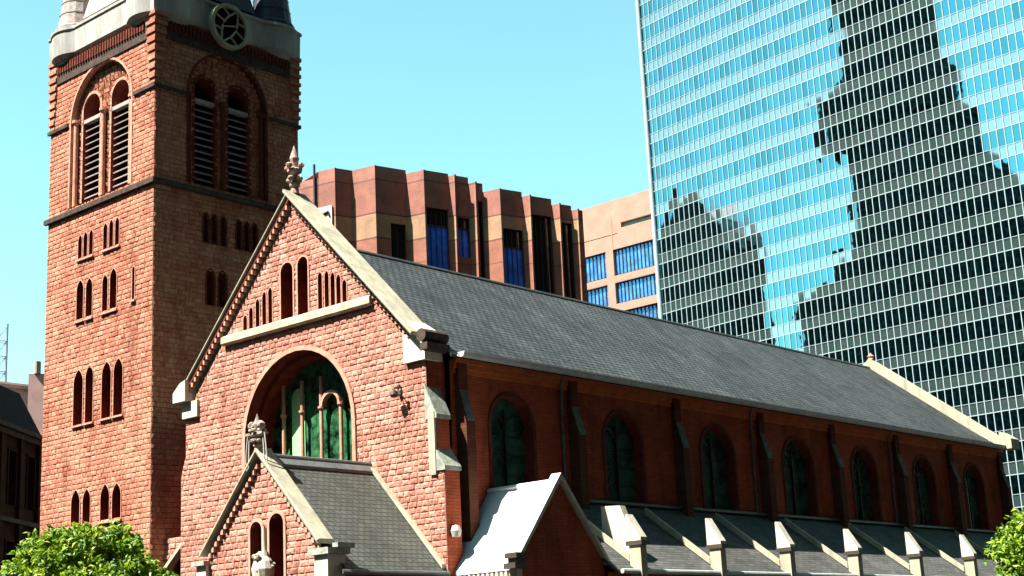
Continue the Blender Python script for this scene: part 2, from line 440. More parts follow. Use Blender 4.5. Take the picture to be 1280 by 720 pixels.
# nave side wall and roof
S = Fr('Y', 35.2)
wins = [(40.0,1.12),(46.5,1.16),(53.0,1.2),(59.45,1.25),(65.5,1.16),(71.7,1.12),(77.5,1.12)]
nh = [hole(c-w,c+w,7.55,11.0,'round') for c,w in wins]
mb = MB(); backing(mb, S, lambda z:(36.9,81.4), 0, 12.0, nh, dz=.05)
mb.box(81.3,81.4,35.21,49.2,0,12.0)
mb.box(37,81.3,49.0,49.2,0,12.0)
mb.build('nave_wall', M['brickY'], church)
for c,w in wins:
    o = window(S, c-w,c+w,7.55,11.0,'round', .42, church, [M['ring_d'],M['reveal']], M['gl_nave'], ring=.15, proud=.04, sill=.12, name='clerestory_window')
    t = MB()
    t.fbox(S, c-.03,c+.03,7.56,10.55,-.40,-.30)
    for s_ in (-1,1):
        oo = outline(c+min(0,s_*w)+.03, c+max(0,s_*w)-.03, 9.2, 10.45-.0, 'round', 6); oi = outline(c+min(0,s_*w)+.10, c+max(0,s_*w)-.10, 9.2, 10.36, 'round', 6)
        for i in range(1,len(oo)-2): t.face([S.P(*oo[i],-.33),S.P(*oo[i+1],-.33),S.P(*oi[i+1],-.33),S.P(*oi[i],-.33)])
    for z in (8.2,8.9,9.6): t.fbox(S, c-w,c+w,z,z+.03,-.40,-.37)
    t.build('glazing_bars', M['iron'], o)
mb = MB()      # cornice in three oversailing bands
mb.fbox(S, 37.0,81.3, 11.56,11.72, 0,.06); mb.fbox(S, 37.0,81.3, 11.722,11.9, 0,.13); mb.fbox(S, 37.0,81.3, 11.902,12.05, 0,.22)
mb.build('cornice', M['cornice'], church)
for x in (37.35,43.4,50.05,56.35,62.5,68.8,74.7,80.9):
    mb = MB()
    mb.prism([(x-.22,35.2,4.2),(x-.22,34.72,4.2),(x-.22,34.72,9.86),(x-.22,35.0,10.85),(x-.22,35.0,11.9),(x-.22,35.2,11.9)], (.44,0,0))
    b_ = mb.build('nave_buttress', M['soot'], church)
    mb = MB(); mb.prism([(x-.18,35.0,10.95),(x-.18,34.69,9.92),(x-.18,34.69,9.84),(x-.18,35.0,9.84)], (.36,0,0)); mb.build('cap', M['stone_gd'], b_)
for x in (42.75,55.6,68.1):
    mb = MB(); mb.tube([(x,35.12,7.5),(x,35.1,11.6),(x,34.95,12.0)], .05, 8)
    for z in (8.2,9.4,10.6): mb.tube([(x,35.1,z),(x,35.1,z+.1)], .075, 8)
    mb.build('downpipe', M['lead'], church)
RZ, EZ, EY = 17.84, 12.12, 34.82
sl = (RZ-EZ)/(42.2-EY)
mb = MB()
mb.prism([(36.62,EY,EZ),(36.62,42.2,RZ),(36.62,42.2,RZ-.15),(36.62,EY,EZ-.12)], (43.9,0,0))
mb.prism([(36.62,49.6,EZ),(36.62,42.205,RZ),(36.62,42.205,RZ-.15),(36.62,49.6,EZ-.12)], (43.9,0,0))
mb.build('nave_roof', M['slate'], church)
mb = MB(); mb.tube([(36.6,42.2,RZ+.0),(80.4,42.2,RZ+.0)], .10, 8)
mb.build('ridge_tiles', M['lead'], church)
mb = MB()
n = 12
prof = [(34.62+.14*math.cos(PI+PI*i/8), 12.14+.14*math.sin(PI+PI*i/8)) for i in range(9)]
prof = prof + [(34.80,12.19),(34.44,12.19)]
mb.prism([(36.9,y,z) for y,z in prof], (43.7,0,0))
mb.box(36.9,80.6,34.70,34.98,12.052,12.11)
mb.build('gutter', M['gutter'], church)
# far gable parapet
mb = MB()
for s_, ye, ze in ((-1,34.6,12.15),(1,49.8,12.15)):
    mb.prism([(80.55,42.2,RZ+.62),(80.55,ye,ze+.42),(80.55,ye,ze-.12),(80.55,42.2,RZ-.3)], (.45,0,0))
mb.box(80.5,81.6,34.1,34.75,12.0,12.55)
mb.prism([(80.5,34.1,12.552),(80.5,34.75,12.552),(80.5,34.75,13.0)], (1.1,0,0))
mb.build('end_gable_coping', M['stone'], church)
mb = MB(); mb.lathe((80.8,42.2,18.4),[(.22,0),(.14,.1),(.22,.2),(.08,.32),(.02,.42)],8)
mb.build('end_finial', M['ring'], church)
# apex finial: two crocketed tiers and a pointed bud
def finial(mb, c, s=1.0, seed=0, arms=4):
    x,y,z = c
    mb.lathe(c, [(.20*s,0),(.15*s,.25*s),(.22*s,.32*s),(.22*s,.42*s),(.12*s,.5*s),(.11*s,.8*s),(.30*s,.92*s),(.30*s,1.02*s),(.13*s,1.12*s),(.15*s,1.3*s),(.20*s,1.5*s),(.10*s,1.8*s),(.03*s,2.05*s)], 12)
    for tier,(zz,rr) in enumerate(((.62,.26),(1.15,.34))):
        for k in range(arms):
            a = 2*PI*k/arms + .2
            mb.blob((x+rr*s*math.cos(a), y+rr*s*math.sin(a), z+zz*s), (.14*s,.14*s,.11*s), seed=seed+k+tier*9)
mb = MB(); finial(mb, (36.1,42.27,19.6), .95, 2)
mb.build('finial', m_plain('finial_sandstone', (.40,.28,.22), .9, .4, 6, .8), church)
# small fitting on facade
mb = MB()
mb.box(35.88,35.95,36.66,36.76,10.85,11.25); mb.tube([(35.9,36.7,11.15),(35.72,36.7,11.15),(35.62,36.7,11.05)], .022, 8)
mb.lathe((35.62,36.66,10.86),[(.03,.2),(.11,.13),(.15,.0),(.11,-.08),(.03,-.1)],10)
mb.tube([(35.9,36.66,11.0),(35.72,36.5,11.0)], .02, 6); mb.lathe((35.7,36.42,10.9),[(.02,.16),(.08,.08),(.09,-.05),(.02,-.09)],8)
tag(mb.build('wall_lamp', M['bronze']), 'dark twin headed lamp fixed high on the sunlit brick gable wall', 'lamp')

# ---------------------------------------------------------------- aisle
AY, AZ = 31.55, 4.68
asl = (7.45-AZ)/(35.2-AY)
mb = MB()
mb.prism([(40.75,35.19,7.42),(40.75,AY-.12,AZ-.09),(40.75,AY-.12,AZ-.2),(40.75,35.19,7.3)], (40.8,0,0))
mb.build('aisle_roof', M['slateA'], church)
mb = MB(); mb.box(40.8,81.4,31.7,31.9,0,4.55); mb.box(81.2,81.4,31.9,35.2,0,5)
mb.build('aisle_wall', M['brickY'], church)
mb = MB(); mb.tube([(40.9,AY-.2,AZ-.12),(81.5,AY-.2,AZ-.12)], .085, 8)
mb.build('aisle_gutter', M['gutter'], church)
mb = MB(); mb.box(40.7,81.3,35.0,35.19,7.40,7.5)
mb.build('lead_flashing', M['lead'], church)
for k, x in enumerate((42.0,46.85,51.65,56.95,62.4,67.85,73.3,78.7)):
    mb = MB()
    mb.prism([(x-.06,34.6,7.28),(x-.06,31.8,7.28-2.8*asl),(x-.06,31.8,7.04-2.8*asl),(x-.06,34.6,7.0)], (.12,0,0))
    rb = mb.build('coping_rib', M['stone'], church)
    mb = MB()
    mb.box(x-.17,x+.17,31.22,31.70,3.6,5.45)
    mb.box(x-.23,x+.23,31.12,31.80,5.452,5.60,1)
    pr = mb.build('aisle_pier', [M['stone'],M['bronze']], church)
    mb = MB()
    h = .95+.05*((k*7)%3-1)
    mb.prism([(x-.18,31.78,5.602),(x-.18,31.78,5.62+h),(x-.18,31.73,5.64+h),(x-.18,31.18,5.72),(x-.18,31.18,5.602)], (.36,0,0))
    mb.build('gablet', M['stone_w'], pr)
mb = MB(); mb.prism([(42.5,31.95,4.7),(42.5,33.35,5.8),(42.5,33.35,7.0),(42.5,32.5,6.95),(42.5,32.1,5.9)], (.3,0,0))
mb.build('rendered_upstand', M['stone_w'], church)

# ---------------------------------------------------------------- cross gable bay
bay = MB()
GY = 32.0
bay.prism([(36.45,GY,0),(40.75,GY,0),(40.75,GY,4.85),(38.6,GY,7.45),(36.45,GY,4.85)], (0,.25,0))
bay.box(36.5,36.7,GY+.25,35.1,0,4.7)
cg = bay.build('cross_gable_wall', M['brickY'], church)
mb = MB()
mb.prism([(38.6,GY+.3,7.52),(36.28,GY+.3,4.72),(36.28,GY+.3,4.60),(38.6,GY+.3,7.36)], (0,2.88,0))
mb.prism([(38.6,GY+.3,7.52),(41.0,GY+.3,4.72),(41.0,GY+.3,4.60),(38.6,GY+.3,7.36)], (0,2.88,0))
mb.tube([(38.6,GY+.3,7.54),(38.6,35.18,7.54)], .09, 8)
mb.build('cross_gable_roof', M['white_roof'], church)
mb = MB()
for sg in (-1,1):
    mb.prism([(38.6,GY-.12,7.80),(38.6+sg*2.35,GY-.12,4.98),(38.6+sg*2.35,GY-.12,4.80),(38.6,GY-.12,7.58)], (0,.42,0))
mb.build('cross_gable_coping', M['stone_w'], church)
mb = MB(); mb.box(36.05,36.5,GY-.2,GY+.3,4.95,5.12); mb.box(35.98,36.5,GY-.2,GY+.3,4.62,4.80); mb.box(36.15,36.5,GY-.15,GY+.25,4.8,4.95)
mb.build('cross_gable_kneeler', M['bronze'], church)
mb = MB(); mb.box(36.22,36.46,GY-.06,GY+.28,3.4,4.615); mb.build('gable_quoin', M['stone_w'], church)
mb = MB(); mb.box(36.14,36.44,GY+.3,35.05,4.30,4.42)
for i in range(14): mb.box(36.2,36.44,GY+.36+i*.2,GY+.46+i*.2,4.42,4.56)
mb.build('eaves_brackets', M['stone_w'], church)

# ================================================================== PORCH
porch = thing('church_porch', (31.2,38.3,0), 'low brick entrance porch with its own steep slate roof in front of the church gable', 'porch')
PF = Fr('X', 31.2)
def prng(z):
    if z > 5.7:
        t = (8.5-z)/2.8
        return (38.33-2.75*t, 38.33+2.85*t) if t > 0 else None
    return (35.55, 41.15)
pw = [(38.30,38.88,3.6,6.55,'round'),(37.22,37.92,3.6,6.72,'round')]
mb = MB(); backing(mb, PF, prng, 0, 8.5, [hole(*w) for w in pw], dz=.05); mb.build('front_backing', M['mort'], porch)
mb = MB(); courses(mb, PF, prng, 0, 8.45, [hole(*w) for w in pw], rh=.205, bl=.36, seed=11, proud=.036); mb.build('front_wall', M['blk'], porch)
mb = MB(); mb.box(31.22,36.0,35.35,35.55,0,4.7); mb.box(31.22,36.0,41.15,41.35,0,4.7); mb.build('side_wall', M['brickY'], porch)
for w in pw:
    window(PF, *w, .5, porch, [M['ring'],M['reveal']], M['gl_tower'], ring=.10, proud=.08, name='porch_window')
mb = MB()
slopebox(mb, 30.9, 31.55, 38.32, 8.92, 35.35, 5.72, .15); mb.tube([(30.93,38.32,8.86),(30.93,35.35,5.66)], .06, 8)
mb.build('gable_coping', M['stone'], porch)
mb = MB()
slopebox(mb, 30.92, 31.55, 38.32, 8.90, 41.3, 5.73, .08)
mb.build('gable_coping', M['stone'], porch)
mb = MB()
for y1, z1 in ((35.6,5.45),(41.1,5.4)):
    for i in range(1, 17):
        t = i/17; y = 38.32+(y1-38.32)*t; z = 8.42+(z1-8.42)*t
        mb.box(31.06, 31.2, y-.06, y+.06, z+.0, z+.16)
    mb.build('dentil_course', M['ring'], porch); mb = MB()
mb = MB()
mb.box(30.98,31.7,34.98,35.6,0,5.22); mb.build('corner_pier', M['stone_w'], porch); mb = MB(); mb.box(31.0,31.7,41.05,41.55,0,5.35)
mb.build('corner_pier', M['stone_w'], porch)
mb = MB()
mb.box(30.88,31.8,34.85,35.75,5.222,5.42); mb.box(31.2,31.9,34.75,35.0,5.42,5.56); mb.build('pier_cap', M['stone_g'], porch); mb = MB(); mb.box(30.88,31.8,41.0,41.7,5.352,5.5)
mb.build('pier_cap', M['stone_g'], porch)
mb = MB()
for sg, ye in ((-1,34.82),(1,41.85)):
    mb.prism([(31.56,38.3,8.58),(31.56,ye,4.78),(31.56,ye,4.66),(31.56,38.3,8.42)], (4.42,0,0))
mb.build('porch_roof', M['slateP'], porch)
mb = MB()
mb.prism([(31.56,38.3,8.72),(31.56,38.02,8.40),(31.56,38.02,8.30),(31.56,38.3,8.5)], (4.4,0,0)); mb.tube([(31.5,38.3,8.68),(35.98,38.3,8.68)], .08, 8)
mb.build('ridge_capping', M['lead'], porch)
mb = MB(); mb.tube([(31.3,34.72,4.66),(35.98,34.72,4.66)], .09, 8); mb.build('porch_gutter', M['lead'], porch)
mb = MB(); mb.prism([(35.80,38.1,8.56),(35.80,34.84,4.98),(35.80,34.84,4.84),(35.80,38.1,8.42)], (.17,0,0)); mb.build('verge_flashing', M['stone'], porch)
mb = MB(); finial(mb, (31.0,38.32,8.75), .62, 5, 6)
mb.blob((30.95,38.52,9.62),(.14,.14,.16),seed=3); mb.blob((30.95,38.1,9.62),(.14,.14,.16),seed=4)
mb.box(30.85,31.15,37.92,38.75,9.32,9.40)
mb.build('finial', M['stone_dk'] if False else m_plain('porch_finial_stone', (.36,.29,.24), .9, .5, 8, .9), porch)
mb = MB()
for sg in (-1,1):
    y = 38.32+sg*.42
    mb = MB(); mb.tube([(30.95,y,9.36),(30.95,y+sg*.06,9.0),(30.95,y+sg*.12,8.5),(30.95,y+sg*.08,8.2),(30.95,y-sg*.02,8.28),(30.95,y-sg*.04,8.8),(30.95,y-sg*.08,9.3)], .022, 6); mb.build('lightning_cable', M['gutter'], porch)

# carved column between the two lights
mb = MB()
mb.tube([PF.P(38.1,5.5,.12),PF.P(38.14,6.35,.12)], .07, 10); 
mb.lathe(PF.P(38.1,3.4,.18), [(.22,0),(.24,1.0),(.34,1.35),(.38,1.6),(.30,1.85),(.2,2.0),(.16,2.15)], 12)
rd = random.Random(5)
for i in range(26):
    a = rd.uniform(0,2*PI); z = rd.uniform(4.2,5.45)
    mb.blob(PF.P(38.1+.30*math.cos(a), z, .18+.30*math.sin(a)), (.09,.09,.09), seed=i, n=6)
mb.build('carved_capital', M['stone_w'], porch)

# ================================================================== BELL TOWER
tower = thing('bell_tower', (40,55.4,0), 'tall square red brick bell tower with louvred belfry, round stone roundel and turrets', 'tower')
TX, TY0, TY1, TX1 = 36.0, 51.3, 59.5, 44.05
W = Fr('X', TX); D = Fr('Y', TY0)
wl = []
for (a,b,zb,zt) in ((56.30,57.02,12.65,15.1),(55.52,56.10,12.65,15.15),(54.18,54.86,12.65,15.1),(53.32,53.98,12.65,15.1),
                    (56.35,57.0,8.3,9.85),(55.55,56.12,8.3,9.8),(54.15,54.80,8.3,9.85),(53.32,53.95,8.3,9.8),
                    (56.42,56.95,17.3,19.15),(55.72,56.22,17.3,19.1),(54.55,54.95,17.3,19.0),(53.88,54.38,17.3,19.15)):
    wl.append((a,b,zb,zt,'pointed'))
for u,t in ((53.9,21.4),(54.35,21.4),(54.8,21.35),(55.9,21.3),(56.34,21.3),(56.77,21.25)): wl.append((u-.15,u+.15,20.12,t,'pointed'))
wl.append((52.55,52.73,17.45,18.93,'pointed'))
BA = (53.0,57.75,22.75,29.15,'round')
rngT = lambda z:(TY0,TY1)
h1 = [hole(*w) for w in wl]
mb = MB(); backing(mb, W, rngT, 0, 30.3, h1+[hole(*BA)]); 
bk = mb
mb = MB(); courses(mb, W, rngT, 0, 30.3, h1+[hole(*BA)], rh=.215, bl=.36, seed=21, proud=.030)
mb.build('west_wall', M['blk_t'], tower)
ws = []
for (u,zb,zt,w) in ((38.95,17.4,19.0,.2),(39.6,17.4,19.0,.2)): ws.append((u-w,u+w,zb,zt,'pointed'))
for u in (38.7,39.15,39.65,40.5,40.95,41.4): ws.append((u-.13,u+.13,20.15,21.5,'pointed'))
for u in (38.9,39.7,41.0,41.7): ws.append((u-.2,u+.2,12.65,15.1,'pointed'))
BB = (37.75,42.1,22.75,29.15,'round')
h2 = [hole(*w) for w in ws]
backing(bk, D, lambda z:(TX,TX1), 0, 30.3, h2+[hole(*BB)])
bk.face([(TX,TY1,0),(TX1,TY1,0),(TX1,TY1,30.3),(TX,TY1,30.3)]); bk.face([(TX1,TY0,0),(TX1,TY1,0),(TX1,TY1,30.3),(TX1,TY0,30.3)])
bk.build('tower_core', M['mort_d'], tower)
mb = MB(); courses(mb, D, lambda z:(TX,TX1), 0, 30.3, h2+[hole(*BB)], rh=.215, bl=.36, seed=22, proud=.030)
mb.build('south_wall', M['blk_t'], tower)
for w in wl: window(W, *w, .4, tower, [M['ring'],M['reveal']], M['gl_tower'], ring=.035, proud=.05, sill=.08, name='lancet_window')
for w in ws: window(D, *w, .4, tower, [M['ring_d'],M['ring_d']], M['gl_tower'], ring=.07, proud=.06, name='lancet_window')  # south face: shade put into the colour, darker copy of the west mouldings
for fr, B, lv, mw, ms, sd in ((W,BA,((53.6,54.95),(55.85,57.2)),M['blk_t'],[M['ring'],M['ring']],31),(D,BB,((38.3,39.4),(40.15,41.3)),M['blk_t'],[M['ring_d'],M['ring_d']],32)):  # arch mouldings: light copy on the west, shade-dark copy on the south
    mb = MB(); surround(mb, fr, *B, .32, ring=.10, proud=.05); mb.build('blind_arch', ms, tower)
    lo = [(a,b,22.85,28.0,'round') for a,b in lv]
    g_ = hole(*B)
    mb = MB(); backing(mb, fr, g_, 22.75, 29.15, [hole(*q) for q in lo], d=-.32)
    mb.build('recess_backing', M['mort'], tower)
    mb = MB(); courses(mb, fr, g_, 22.75, 29.1, [hole(*q) for q in lo], rh=.225, bl=.38, d=-.32, seed=sd); mb.build('recess_wall', mw, tower)
    Fi = Fr(lambda u,z,d,fr=fr: fr.P(u,z,d-.32), 0)
    for q in lo:
        o = window(Fi, *q, .75, tower, [ms[0],M['reveal']], M['dark'], ring=.13, proud=.07, name='belfry_window')
        s_ = MB(); a, b = q[0], q[1]
        for i in range(12):
            z = 23.1+i*.325
            if z > 26.7: break
            P = Fi.P
            s_.hexa([P(a,z,-.05),P(b,z,-.05),P(b,z+.27,-.45),P(a,z+.27,-.45),P(a,z+.045,-.04),P(b,z+.045,-.04),P(b,z+.315,-.44),P(a,z+.315,-.44)])
        s_.build('louvres', M['louvre'], o)
        s_ = MB(); s_.fbox(Fi, a, b, 26.72, 26.9, -.2, .04); s_.build('transom', M['louvre'], o)
    mb = MB()
    c = (lv[0][1]+lv[1][0])/2
    for u in (c, B[0]+.16, B[1]-.16):
        mb.tube([fr.P(u,22.8,-.14),fr.P(u,26.7,-.14)], .11, 10); mb.lathe(fr.P(u,26.7,-.14),[(.11,0),(.19,.12),(.19,.25)],10)
    mb.build('shafts', M['ring'] if fr is W else M['ring_d'], tower)  # south shafts coloured dark for shade
mb = MB()
for z, p in ((22.35,.16),(26.72,.12)):
    o = p; h = .22 if z < 24 else .16
    for seg in (((TX-o,TX),(TY0-o,BA[0]-.2 if z>24 else TY1+o)),((TX-o,TX),(BA[1]+.2,TY1+o))) :
        (xa,xb),(ya,yb) = seg
        if z < 24 and ya > TY0: continue
        mb.box(xa,xb,ya,yb,z,z+h)
    if z < 24: mb.box(TX+.002,TX1+o,TY0-o,TY0,z,z+h)
    else:
        mb.box(TX+.002,BB[0]-.2,TY0-o,TY0,z,z+h); mb.box(BB[1]+.2,TX1+o,TY0-o,TY0,z,z+h)
    mb.box(TX1,TX1+o,TY0+.002,TY1+o,z,z+h)
mb.build('string_course', M['stone_dk'], tower)
mb = MB(); mb.box(TX-.075,TX,TY0-.075,TY1+.075,29.1,30.0); mb.box(TX+.002,TX1+.07,TY0-.075,TY0,29.1,30.0)  # dark colour stands in for the shadow under the parapet
mb.build('shadow_frieze', M['stone_dk'], tower)
# corner corbelling under the turrets
mb = MB(); rd = random.Random(9)
for (cx,cy,sx,sy) in ((TX,TY0,1,1),(TX,TY1,1,-1),(TX1,TY0,-1,1)):
    for i in range(16):
        z = 26.95+i*.21; e = .04+.004*i+(.06 if i%2 else 0)
        w = .34+.015*i
        x0,x1 = sorted((cx-sx*e, cx+sx*w)); y0,y1 = sorted((cy-sy*e, cy+sy*w))
        mb.box(x0,x1,y0,y1,z,z+.17)
    mb.build('corner_corbels', M['blk_t'], tower); mb = MB()
mb = MB()
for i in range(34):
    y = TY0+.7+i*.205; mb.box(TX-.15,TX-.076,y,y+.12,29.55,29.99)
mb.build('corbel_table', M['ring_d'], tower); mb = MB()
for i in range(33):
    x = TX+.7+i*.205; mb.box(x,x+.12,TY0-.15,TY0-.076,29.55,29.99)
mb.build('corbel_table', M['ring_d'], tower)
# flared parapet with bowed corners
cx, cy, hx, hy = (TX+TX1)/2, (TY0+TY1)/2, (TX1-TX)/2, (TY1-TY0)/2
def plan(off, n=192):
    pts = []
    for k in range(n):
        a = 2*PI*k/n; dx, dy = math.cos(a), math.sin(a)
        t = min((hx+.14+off)/max(1e-6,abs(dx)), (hy+.14+off)/max(1e-6,abs(dy)))
        for sx in (-1,1):
            for sy in (-1,1):
                qx, qy, r = sx*(hx-1.05), sy*(hy-1.05), 1.50+off
                bq = qx*dx+qy*dy; disc = bq*bq-(qx*qx+qy*qy-r*r)
                if disc > 0:
                    tt = bq+math.sqrt(disc)
                    if tt > 0: t = max(t, tt)
        pts.append((cx+dx*t, cy+dy*t))
    return pts
mb = MB(); prof = [(-.30,29.95),(-.22,30.12),(-.06,30.2),(0,30.28),(.02,31.4),(.08,31.44),(.08,31.56),(-.05,31.62),(-.9,32.0)]
rings = [[(x,y,z) for x,y in plan(o)] for o,z in prof]; n = len(rings[0])
vs = [p for r in rings for p in r]; fs = []
for i in range(len(rings)-1):
    for j in range(n): fs.append((i*n+j,i*n+(j+1)%n,(i+1)*n+(j+1)%n,(i+1)*n+j))
fs.append(tuple(range(n-1,-1,-1))); fs.append(tuple((len(rings)-1)*n+j for j in range(n)))
mb.mesh(vs, fs); mb.build('parapet', M['stone_p'], tower)
M['turret'] = m_plain('turret_banded_stone', (.34,.29,.26), .85, .3, 3, .5)
M['spire'] = m_plain('spire_slate_and_shade', (.025,.022,.035), .7, .3, 3, .5)  # slate of the spire, also the shade colour for turrets and lucarnes
for sx in (-1,1):
    for sy in (-1,1):
        mb = MB(); prof = [(1.12,31.6),(1.12,31.9),(1.0,32.0)]
        for i in range(10): 
            z = 32.0+i*.62; r = 1.0-.09*i; prof += [(r,z),(r-.075,z+.57),(r-.05,z+.60)]
        prof += [(.04,39.2)]
        mb.lathe((cx+sx*(hx-.85),cy+sy*(hy-.85),0), prof, 16); mb.build('turret', M['turret'] if sx < 0 else M['spire'], tower, True if False else False)  # sunny-side turrets pale, the others coloured dark as if in shade
for k,(ax,ay,dx,dy) in enumerate(((TX-.1,cy,1,0),(cx,TY0-.1,0,1),(TX1+.1,cy,-1,0),(cx,TY1+.1,0,-1))):
    mb = MB(); w = 1.45; tx, ty = -dy, dx
    b0 = (ax-tx*w, ay-ty*w, 31.75); b1 = (ax+tx*w, ay+ty*w, 31.75); ap = (ax+dx*1.2, ay+dy*1.2, 38.0)
    bk0 = (ax-tx*w+dx*2.6, ay-ty*w+dy*2.6, 31.75); bk1 = (ax+tx*w+dx*2.6, ay+ty*w+dy*2.6, 31.75)
    mb.face([b0,b1,ap]); mb.face([b1,bk1,ap]); mb.face([bk1,bk0,ap]); mb.face([bk0,b0,ap]); mb.face([b0,bk0,bk1,b1])
    mb.build('lucarne', M['stone_w'] if k in (0,2) else M['spire'], tower)  # light and shade painted by face: white lit copies, dark shaded copies
mb = MB(); mb.lathe((cx,cy,31.9),[(3.4,0),(3.3,.2),(1.7,7),(.05,14)],8,rot=PI/8); mb.build('central_spire', M['spire'], tower)
# open stone roundel on the shaded face
RC, RZc, RR = 39.62, 30.42, 1.06
mb = MB()
def ringmesh(mb, fr, cu, cz, r0, r1, d0, d1, n=40):
    for j in range(n):
        a0, a1 = 2*PI*j/n, 2*PI*(j+1)/n
        p = lambda r,a,d: fr.P(cu+r*math.cos(a), cz+r*math.sin(a), d)
        mb.face([p(r0,a0,d1),p(r0,a1,d1),p(r1,a1,d1),p(r1,a0,d1)]); mb.face([p(r1,a0,d1),p(r1,a1,d1),p(r1,a1,d0),p(r1,a0,d0)])
        mb.face([p(r0,a0,d1),p(r0,a1,d1),p(r0,a1,d0),p(r0,a0,d0)])
ringmesh(mb, D, RC, RZc, RR-.15, RR+.02, .42, .66)
def RP(u, v): 
    a_ = rad(-28); return D.P(RC+u*math.cos(a_)-v*math.sin(a_), RZc+u*math.sin(a_)+v*math.cos(a_), .56)
R9 = RR-.1
for sg in (-1,1):
    mb.tube([RP(sg*.36*math.sin(PI*k/8), -R9+2*R9*k/8) for k in range(9)], .05, 6)
    for v0, v1 in ((-.42,-.55),(.05,.0),(.48,.6)):
        mb.tube([RP(sg*.36*math.sin(PI*(v0+R9)/(2*R9)), v0), RP(sg*math.sqrt(max(.01,R9*R9-v1*v1)), v1)], .045, 6)
mb.tube([RP(-.3,-.25),RP(.3,.3)], .035, 6)
rnd = mb.build('roundel', M['stone'], tower)
mb = MB(); mb.face([D.P(RC+(RR-.1)*math.cos(2*PI*j/32), RZc+(RR-.1)*math.sin(2*PI*j/32), .48) for j in range(32)])
mb.build('roundel_back', M['dark'], rnd)

# low link wall between tower and church
lw = thing('boundary_wall', (36.8,50.2,0), 'low brick link wall with sloping stone coping between the tower and the church', 'wall')
L = Fr('X', 36.7)
mb = MB(); courses(mb, L, lambda z:(max(49.2,49.3+(7.3-z)*1.25), 51.3) if z>5.6 else None, 5.6, 7.3, [], rh=.21, bl=.4, seed=41); backing(mb, L, lambda z:(max(49.2,49.3+(7.3-z)*1.25), 51.3) if z>5.6 else None, 5.6,7.3,[])
mb.build('wall_face', M['blk'], lw)
mb = MB(); mb.prism([(36.35,49.25,7.42),(36.35,51.25,5.85),(36.35,51.25,5.67),(36.35,49.25,7.24)], (.34,0,0)); mb.build('coping', M['stone'], lw)
mb = MB(); mb.box(37.3,37.5,49.2,51.3,0,7.2); mb.build('recess_wall', M['reveal'], lw)

exec_parts = []
# ================================================================== BROWN FOLDED BUILDING
def m_banded():
    m, nt, b = newmat('banded_precast_concrete')
    g = N(nt,'ShaderNodeNewGeometry'); s = N(nt,'ShaderNodeSeparateXYZ'); nt.links.new(g.outputs['Position'], s.inputs[0])
    mr = N(nt,'ShaderNodeMapRange'); mr.inputs[1].default_value = 28; mr.inputs[2].default_value = 39; nt.links.new(s.outputs[2], mr.inputs[0])
    r = N(nt,'ShaderNodeValToRGB'); r.color_ramp.interpolation = 'CONSTANT'; e = r.color_ramp.elements
    st = [(0,(.30,.11,.065)),(.36,(.16,.06,.04)),(.37,(.32,.12,.07)),(.53,(.15,.055,.035)),(.54,(.38,.21,.115)),(.71,(.15,.055,.035)),(.72,(.31,.12,.08)),(.955,(.18,.07,.05)),(.965,(.34,.14,.095))]
    while len(e) < len(st): e.new(.5)
    for i,(p,c) in enumerate(st): e[i].position = p; e[i].color = c4(c)
    nt.links.new(mr.outputs[0], r.inputs[0])
    c = mix(nt, r.outputs[0], ramp(nt, noise(nt,.8,6,.7), [(.3,(.62,)*3),(.7,(1.1,)*3)]), 1.0, 'MULTIPLY')
    nt.links.new(c, b.inputs['Base Color']); b.inputs['Roughness'].default_value = .9; bump(nt,b,noise(nt,6,4),.4,.05)
    return m
M['band'] = m_banded()
M['blue'] = m_glass('deep_blue_glazing', (.03,.19,.85), .3, .5, .3, .6)
M['bronzeglass'] = m_glass('bronze_dark_glazing', (.012,.010,.009), .1, .6, .3, .5)
brown = thing('folded_concrete_building', (82,80,0), 'brown banded concrete building with folded pier ribs and blue windows behind the slate roof', 'building')
rdv, fdv, nf = Vector((.22,-.975)), Vector((.968,-.252)), Vector((-.252,-.968))
ribs = [(74.16,84.00,74.50,82.52,75.98,82.13,39.7),(75.98,82.13,76.44,80.08,79.12,79.38,39.7),(79.12,79.38,79.48,77.80,81.66,77.24,39.4),
        (81.66,77.24,81.75,76.80,83.10,76.45,39.2),(83.10,76.45,83.21,75.95,83.98,75.75,38.7),(83.98,75.75,84.32,74.28,86.35,73.75,38.0),
        (86.35,73.75,86.48,73.19,88.62,72.63,37.6),(88.62,72.63,88.74,72.08,90.00,71.75,37.1),(90.00,71.75,90.10,71.33,90.70,71.17,36.7)]
bl = {1:(1.3,2.6,28,35.2,0), 2:(.12,2.1,31.2,36.4,1), 3:(.25,1.35,32.6,35.8,1), 4:(.12,.7,28,37.2,0), 5:(.15,2.0,29.2,34.8,1), 6:(.25,2.1,28.0,36.1,0), 7:(.2,1.25,27,35.6,0)}
